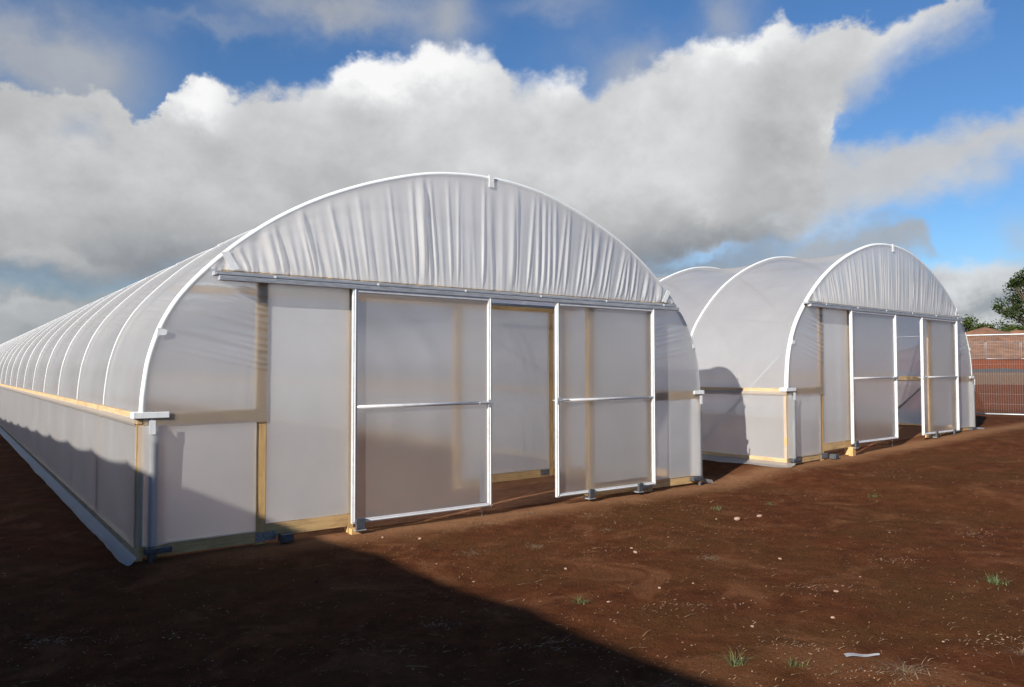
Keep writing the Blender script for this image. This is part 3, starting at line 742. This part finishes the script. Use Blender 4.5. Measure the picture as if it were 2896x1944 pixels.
# ------------------------------------------------------------------ spoil heaps
def heap(px, py, depth, rad, lab, k):
    top = at_depth(px, py, depth); base = ground_base(top.x, top.y)-.3; H = top.z-base
    rr = random.Random(k); rows = []
    nA, nR = 64, 22
    for i in range(nR+1):
        t = i/nR; row = []
        for j in range(nA+1):
            a = 2*math.pi*j/nA; r = rad*t*(1+.22*mn.noise(Vector((math.cos(a)*1.2, math.sin(a)*1.2, k))))
            z = H*(1-t)**.95*(1+.0*t)+.35*mn.noise(Vector((math.cos(a)*r*.4, math.sin(a)*r*.4, k)))*min(1, t*6)*(1-t)*2
            z += .16*mn.noise(Vector((math.cos(a)*r*1.2, math.sin(a)*r*1.2, k+9)))*(1-t)*min(1, t*6)
            row.append((math.cos(a)*r, math.sin(a)*r, z))
        rows.append(row)
    o = MB().grid([list(reversed(r)) for r in rows]).build('spoil_heap', M['heap'], None, True); o.location = (top.x, top.y, base); tag(o, lab, 'earth mound', 'spoil heaps of red-brown earth')
M['heap'] = pbr('heap_earth', (.20, .095, .048), .95, noise_amt=.35, nscale=.8, bump=1.0, dark=(.085, .042, .024))
heap(2786, 925, 118, 16, 'pointed red-brown earth heap behind the far fence, just right of the tunnel', 1)
heap(2872, 932, 122, 14, 'lower earth heap below the big tree at the right edge', 2)
heap(2990, 915, 120, 16, 'earth heap beyond the right edge of the view', 3)
heap(2690, 955, 124, 14, 'earth heap hidden behind the far tunnel', 4)

# ------------------------------------------------------------------ trees
def tree_mesh(seed, H, Rr, leaf, nclump, nleaf, mat, low=.12):
    rr = random.Random(seed); tb = MB()
    tb.tube([(0, 0, 0), (.1, .05, H*.3), (-.1, .1, H*.6), (0, 0, H*.85)], H*.028, 8, r2=H*.006)
    cl = []
    for k in range(nclump):
        a = rr.uniform(0, 6.28); z = low+(1-low)*rr.random(); prof_ = math.sin(math.pi*min(1, (z-low)/(1-low)*.86+.12))**.7
        r = Rr*prof_*math.sqrt(rr.uniform(.1, 1)); c = Vector((math.cos(a)*r, math.sin(a)*r, H*z*.95)); cl.append((c, Rr*rr.uniform(.14, .30)))
        tb.tube([(0, 0, c.z*.55), (c.x*.5, c.y*.5, c.z*.82), tuple(c)], H*.009, 5, r2=H*.002)
    lb = MB()
    for c, s in cl:
        for k in range(nleaf):
            d = Vector((rr.gauss(0, 1), rr.gauss(0, 1), rr.gauss(0, .8))).normalized()*s*rr.uniform(.35, 1.15)
            p = c+d; nrm_ = Vector((rr.gauss(0, 1), rr.gauss(0, 1), rr.gauss(.6, 1))).normalized(); u = nrm_.orthogonal().normalized()*leaf*rr.uniform(.5, 1.1); w = nrm_.cross(u)*rr.uniform(.6, 1)
            i = len(lb.v); lb.v += [tuple(p-u), tuple(p+w*.7), tuple(p+u), tuple(p-w*.7)]; lb.f.append((i, i+1, i+2, i+3))
    return tb.mesh('trunk', M['bark'], True), lb.mesh('crown', mat)
def place_tree(meshes, loc, rz, sc, lab, name='broadleaf_tree', cat='tree'):
    E = empty(name, loc, rz); E.scale = (sc, sc, sc); tag(E, lab, cat, 'trees beyond the earth heaps')
    for nm, me in zip(('trunk', 'crown'), meshes):
        o = bpy.data.objects.new(nm, me); COL.objects.link(o); o.parent = E
tA = tree_mesh(1, 17, 5.6, .24, 95, 130, M['leaf_dark'], .1)
tB = tree_mesh(2, 6, 3.2, .2, 42, 110, M['leaf_mid'], .05)
tC = tree_mesh(3, 5, 4.5, .2, 50, 110, M['leaf_mid'], .02)
def gpos(px, depth):
    q = at_depth(px, 1000, depth); return (q.x, q.y, ground_base(q.x, q.y)-.2)
place_tree(tA, gpos(2922, 138), .4, 1.0, 'tall dark green tree at the right edge of the view')
place_tree(tA, gpos(3070, 140), 2.4, .9, 'tall dark tree beyond the right edge')
place_tree(tB, gpos(2738, 132), 1, 1.2, 'small round-topped tree just behind the end of the far tunnel track')
place_tree(tB, gpos(2783, 142), 2.2, 1.12, 'small pointed bushy tree between the tunnel and the tall tree')
place_tree(tC, gpos(2832, 134), .3, .98, 'low light-green bush behind the pointed earth heap')
place_tree(tC, gpos(2762, 140), 1.3, .92, 'low dark bush filling the gap behind the heaps')
place_tree(tC, gpos(2880, 136), 4.1, 1.15, 'low bush at the foot of the tall tree')
place_tree(tB, gpos(2690, 140), 3, 1.0, 'small tree hidden behind the far tunnel')
for i, (x, y, s, r) in enumerate([(-16, 125, .7, .2), (-9, 130, .55, 1.2), (-24, 118, .8, 2.9), (-32, 122, .6, 4), (-3, 136, .5, 5), (-42, 116, .75, .9)]):
    place_tree(tA, (x, y, ground_base(x, y)-.2), r, s, ['dark tree in the row far behind the left tunnel, %s' % w for w in ('third from its left end', 'two from its right end', 'second of the taller ones', 'low crowned near the left end', 'rightmost and smallest', 'leftmost of the row')][i])

# ------------------------------------------------------------------ light
AZ = R(17.4); EL = R(24.5)
tosun = Vector((-math.cos(AZ)*math.cos(EL), -math.sin(AZ)*math.cos(EL), math.sin(EL)))
sd = bpy.data.lights.new('sun', 'SUN'); sd.energy = 5.0; sd.angle = R(.53); sd.color = (1, .93, .83)
so = bpy.data.objects.new('sun', sd); COL.objects.link(so); so.rotation_euler = tosun.to_track_quat('Z', 'Y').to_euler(); so.location = tosun*50

EXPO = .8
KX = 1/(2**EXPO)
w = bpy.data.worlds.new('World'); scene.world = w; w.use_nodes = True; nt = w.node_tree; nt.nodes.clear(); ln = nt.links
out = N(nt, 'ShaderNodeOutputWorld'); bg = N(nt, 'ShaderNodeBackground', i_Strength=.1); ln.new(bg.outputs[0], out.inputs[0])
sky = N(nt, 'ShaderNodeTexSky', sky_type='NISHITA', sun_disc=False); sky.sun_elevation = EL; sky.sun_rotation = math.atan2(tosun.x, tosun.y); sky.altitude = 50; sky.air_density = 1.0; sky.dust_density = .3; sky.ozone_density = 2.0
tc = N(nt, 'ShaderNodeTexCoord'); dirv = tc.outputs['Generated']
sep = N(nt, 'ShaderNodeSeparateXYZ'); ln.new(dirv, sep.inputs[0])
azn = math_n(nt, 'ARCTAN2', sep.outputs[1], sep.outputs[0]); el = math_n(nt, 'ARCSINE', sep.outputs[2])
A0, A1 = R(95), R(10); E1 = R(45)
def AN(a): return (a-A0)/(A1-A0)
a_s = math_n(nt, 'DIVIDE', math_n(nt, 'SUBTRACT', azn, A0), A1-A0); e_s = math_n(nt, 'DIVIDE', el, E1)
def px_ae(x, y):     # display pixel of the 2336-wide view -> (azimuth, elevation) normalised
    d = ray(x*2896/2336, y*2896/2336).normalized(); return AN(math.atan2(d.y, d.x)), math.asin(d.z)/E1
def warp(scale, amp, seed):
    n = N(nt, 'ShaderNodeTexNoise', i_Scale=scale, i_Detail=7, i_Roughness=.58); ln.new(mapping(nt, dirv, (1, 1, 1.25), (seed, seed*.7, 0)), n.inputs['Vector'])
    return n
def fcurve(pts, inp):
    n = N(nt, 'ShaderNodeFloatCurve'); c = n.mapping.curves[0]; pts = sorted(pts); n.mapping.use_clip = False
    o = []
    for p in pts:
        if o and p[0]-o[-1][0] < .004: continue
        o.append(p)
    pts = o
    c.points[0].location = pts[0]; c.points[1].location = pts[-1]
    for p in pts[1:-1]: c.points.new(*p)
    for p in c.points: p.handle_type = 'AUTO_CLAMPED'
    n.mapping.update(); ln.new(inp, n.inputs['Value']); return n.outputs[0]
nA = warp(9, 1, 0); nB = warp(26, 1, 3.1); nC = warp(4, 1, 7.7)
sepA = N(nt, 'ShaderNodeSeparateColor'); ln.new(nA.outputs['Color'], sepA.inputs[0])
sepB = N(nt, 'ShaderNodeSeparateColor'); ln.new(nB.outputs['Color'], sepB.inputs[0])
def cen(s, k): return math_n(nt, 'MULTIPLY', math_n(nt, 'SUBTRACT', s, .5), k)
wa = math_n(nt, 'ADD', a_s, math_n(nt, 'ADD', cen(sepA.outputs[0], .05), cen(sepB.outputs[0], .022)))
we = math_n(nt, 'ADD', e_s, math_n(nt, 'ADD', cen(sepA.outputs[1], .10), cen(sepB.outputs[1], .065)))
def layer(top, bot, soft_t, soft_b, opac=1.0, vary=0.):
    def lim(v, L):
        pts = [px_ae(*p) for p in L]; pts = [(max(0, min(1, a)), e) for a, e in pts]
        pts = sorted(pts); pts = [(0, pts[0][1])]*(pts[0][0] > .001)+pts+[(1, pts[-1][1])]*(pts[-1][0] < .999)
        return fcurve(pts, v)
    t = math_n(nt, 'SUBTRACT', lim(wa, top), we); b = math_n(nt, 'SUBTRACT', we, lim(wa, bot))
    sf = math_n(nt, 'ADD', soft_t*(1-.3*bool(vary)), math_n(nt, 'MULTIPLY', math_n(nt, 'MAXIMUM', math_n(nt, 'SUBTRACT', nC.outputs[0], .45), 0), soft_t*vary))
    at = math_n(nt, 'DIVIDE', t, sf); at = math_n(nt, 'ADD', at, .0, clamp=True)
    ab = math_n(nt, 'ADD', math_n(nt, 'DIVIDE', b, soft_b), .5, clamp=True)
    sm = lambda v: math_n(nt, 'MULTIPLY', math_n(nt, 'MULTIPLY', v, v), math_n(nt, 'SUBTRACT', 3, math_n(nt, 'MULTIPLY', v, 2)))
    return math_n(nt, 'MULTIPLY', math_n(nt, 'MULTIPLY', sm(at), sm(ab)), opac), t
def blob(x, y, rx, ry, k, src=None):
    a, e = px_ae(x, y); a2, _ = px_ae(x+rx, y); _, e2 = px_ae(x, y-ry)
    u = math_n(nt, 'DIVIDE', math_n(nt, 'SUBTRACT', wa, a), abs(a2-a)); v = math_n(nt, 'DIVIDE', math_n(nt, 'SUBTRACT', we, e), abs(e2-e))
    d = math_n(nt, 'ADD', math_n(nt, 'MULTIPLY', u, u), math_n(nt, 'MULTIPLY', v, v))
    g = math_n(nt, 'EXPONENT', math_n(nt, 'MULTIPLY', d, -1.0)); return math_n(nt, 'MULTIPLY', g, k)
def total(L):
    o = L[0]
    for q in L[1:]: o = math_n(nt, 'ADD', o, q)
    return o
# blue
hs = N(nt, 'ShaderNodeHueSaturation', i_Saturation=1.12, i_Value=1.0); ln.new(sky.outputs[0], hs.inputs['Color'])
SKYK = .75*2**(.55-EXPO)*.97
c = mixc(nt, 1.0, hs.outputs[0], (SKYK*.70, SKYK*.90, SKYK*1.12), 'MULTIPLY')
def cc(v): return tuple(q*KX*10 for q in v)
def over(c, alpha, lum, lo=(.17, .20, .25), hi=(.95, .95, .95)):
    col = ramp(nt, [(0, cc(lo)), (.30, cc((.30, .32, .345))), (.55, cc((.50, .505, .51))), (.8, cc((.72, .73, .74))), (1, cc(hi))], lum)
    return mixc(nt, alpha, c, col)
nlum = math_n(nt, 'ADD', cen(nC.outputs[0], .5), math_n(nt, 'ADD', cen(nA.outputs[0], .75), cen(nB.outputs[0], .22)))
# high thin veils near the top
aV = total([blob(60, 120, 190, 120, .75), blob(230, 190, 130, 130, .45), blob(760, 20, 190, 60, .75), blob(1020, 50, 70, 90, .62), blob(500, 70, 160, 22, .22), blob(1290, 10, 100, 40, .3), blob(1430, 150, 120, 70, .55), blob(1670, 20, 60, 90, .45), blob(2330, 540, 40, 60, .4)])
aV = math_n(nt, 'MULTIPLY', aV, math_n(nt, 'ADD', .6, math_n(nt, 'MULTIPLY', nA.outputs[0], .9)), clamp=True)
aV = math_n(nt, 'MINIMUM', aV, .78)
c = over(c, aV, math_n(nt, 'ADD', .50, math_n(nt, 'MULTIPLY', nlum, .4)))
# low cloud rim along the horizon
al, tl = layer([(0, 628), (200, 636), (500, 620), (1400, 640), (1700, 600), (1900, 640), (2050, 650), (2110, 612), (2200, 590), (2336, 572)], [(0, 900), (2336, 900)], .04, .05, .95)
lum = math_n(nt, 'ADD', total([blob(2200, 630, 190, 60, .42), blob(2250, 740, 60, 18, .3), blob(60, 700, 160, 18, .16), blob(100, 740, 260, 30, .10), blob(2260, 700, 120, 18, -.12)]), math_n(nt, 'ADD', .38, math_n(nt, 'MULTIPLY', nlum, .5)))
c = over(c, al, lum)
# streak band on the right
al, tl = layer([(1500, 420), (1850, 330), (1960, 300), (2100, 270), (2336, 232)], [(1500, 560), (1700, 560), (1900, 520), (2050, 460), (2200, 410), (2336, 372)], .05, .08, .93)
al = math_n(nt, 'MULTIPLY', al, math_n(nt, 'GREATER_THAN', a_s, .3))
c = over(c, al, math_n(nt, 'ADD', .63, math_n(nt, 'MULTIPLY', nlum, .35)), hi=(.8, .84, .92))
al, tl = layer([(1750, 560), (1850, 520), (1950, 490), (2080, 480), (2130, 520), (2160, 560), (2336, 580)], [(1700, 640), (1900, 620), (2050, 600), (2160, 575), (2336, 585)], .04, .05, .85)
al = math_n(nt, 'MULTIPLY', al, math_n(nt, 'GREATER_THAN', a_s, .3))
c = over(c, al, math_n(nt, 'ADD', .42, math_n(nt, 'MULTIPLY', nlum, .35)))
# main cumulus bank
TOP = [(-200, 210), (0, 205), (120, 190), (200, 185), (270, 220), (330, 262), (365, 240), (385, 190), (440, 158), (500, 175), (545, 200), (620, 195), (760, 172), (790, 150), (830, 125), (880, 118), (950, 92), (1020, 92), (1080, 118), (1130, 128), (1165, 160), (1225, 158), (1290, 132), (1345, 180), (1400, 150), (1470, 125), (1560, 95), (1620, 60), (1700, 42), (1780, 32), (1830, 60), (1920, 30), (2060, 5), (2160, -20), (2240, 0), (2290, 60), (2336, 140)]
BOT = [(-200, 655), (0, 655), (200, 665), (420, 640), (700, 620), (1100, 620), (1450, 640), (1560, 625), (1640, 605), (1740, 590), (1800, 560), (1850, 500), (1885, 380), (1905, 240), (1960, 190), (2050, 130), (2140, 70), (2200, 30), (2250, 0), (2336, -60)]
al, tl = layer(TOP, BOT, .019, .10, 1.0, 9.)
eb = fcurve([(px_ae(1168, y)[1], v) for y, v in ((900, .2), (700, .19), (650, .22), (600, .32), (540, .46), (470, .54), (380, .60), (280, .62), (180, .66), (100, .70), (0, .74))] , e_s)
heads = total([blob(445, 215, 75, 65, .42), blob(960, 165, 160, 65, .36), blob(830, 190, 60, 60, .22), blob(1290, 180, 60, 40, .22), blob(1720, 85, 110, 35, .22), blob(1915, 300, 50, 45, .22), blob(330, 400, 160, 60, .03),
               blob(200, 590, 80, 25, .13), blob(60, 590, 60, 25, .10), blob(60, 640, 240, 26, -.10), blob(60, 300, 130, 40, -.06), blob(640, 300, 90, 80, .0), blob(1300, 420, 160, 60, .10), blob(1500, 380, 120, 90, .08), blob(1620, 470, 40, 30, .12),
               blob(1570, 530, 150, 50, -.13), blob(1520, 610, 180, 40, -.12), blob(1780, 560, 90, 40, -.12), blob(1720, 330, 70, 90, -.10), blob(1800, 450, 50, 50, -.04), blob(1650, 590, 60, 20, .0), blob(2050, 60, 120, 40, .06), blob(170, 460, 150, 30, .05)])
lum = math_n(nt, 'ADD', math_n(nt, 'ADD', math_n(nt, 'ADD', eb, .035), heads), math_n(nt, 'MULTIPLY', nlum, .64))
hole = total([blob(1610, 572, 75, 16, .95), blob(1540, 590, 50, 10, .5), blob(1770, 500, 40, 14, .6), blob(190, 295, 45, 30, .35), blob(1520, 610, 90, 8, .7)])
al = math_n(nt, 'MULTIPLY', al, math_n(nt, 'SUBTRACT', 1, hole, clamp=True))
fade = math_n(nt, 'DIVIDE', math_n(nt, 'ADD', a_s, .45), .3, clamp=True)
al = math_n(nt, 'MULTIPLY', al, math_n(nt, 'MAXIMUM', fade, .25))
# break the bank up away from the part of the sky it fills here (behind and overhead stays clearer)
c = over(c, al, lum, lo=(.15, .172, .205))
# below the horizon: dull earth tone
below = math_n(nt, 'LESS_THAN', sep.outputs[2], -.01)
c = mixc(nt, below, c, cc((.06, .045, .035)))
ln.new(c, bg.inputs['Color'])

# ------------------------------------------------------------------ render settings
vs = scene.view_settings; scene.display_settings.display_device = 'sRGB'
vs.view_transform = 'Standard'; vs.look = 'None'; vs.gamma = 1; vs.exposure = EXPO; vs.use_curve_mapping = False
scene.render.engine = 'CYCLES'; cy = scene.cycles
cy.use_denoising = True
try: cy.denoiser = 'OPENIMAGEDENOISE'; cy.denoising_prefilter = 'ACCURATE'
except Exception: pass
cy.max_bounces = 12; cy.diffuse_bounces = 8; cy.glossy_bounces = 4; cy.transmission_bounces = 8; cy.transparent_max_bounces = 24
cy.sample_clamp_indirect = 4; cy.use_adaptive_sampling = True; cy.adaptive_threshold = .012
cy.caustics_reflective = False; cy.caustics_refractive = True; cy.blur_glossy = .5
scene.render.film_transparent = False
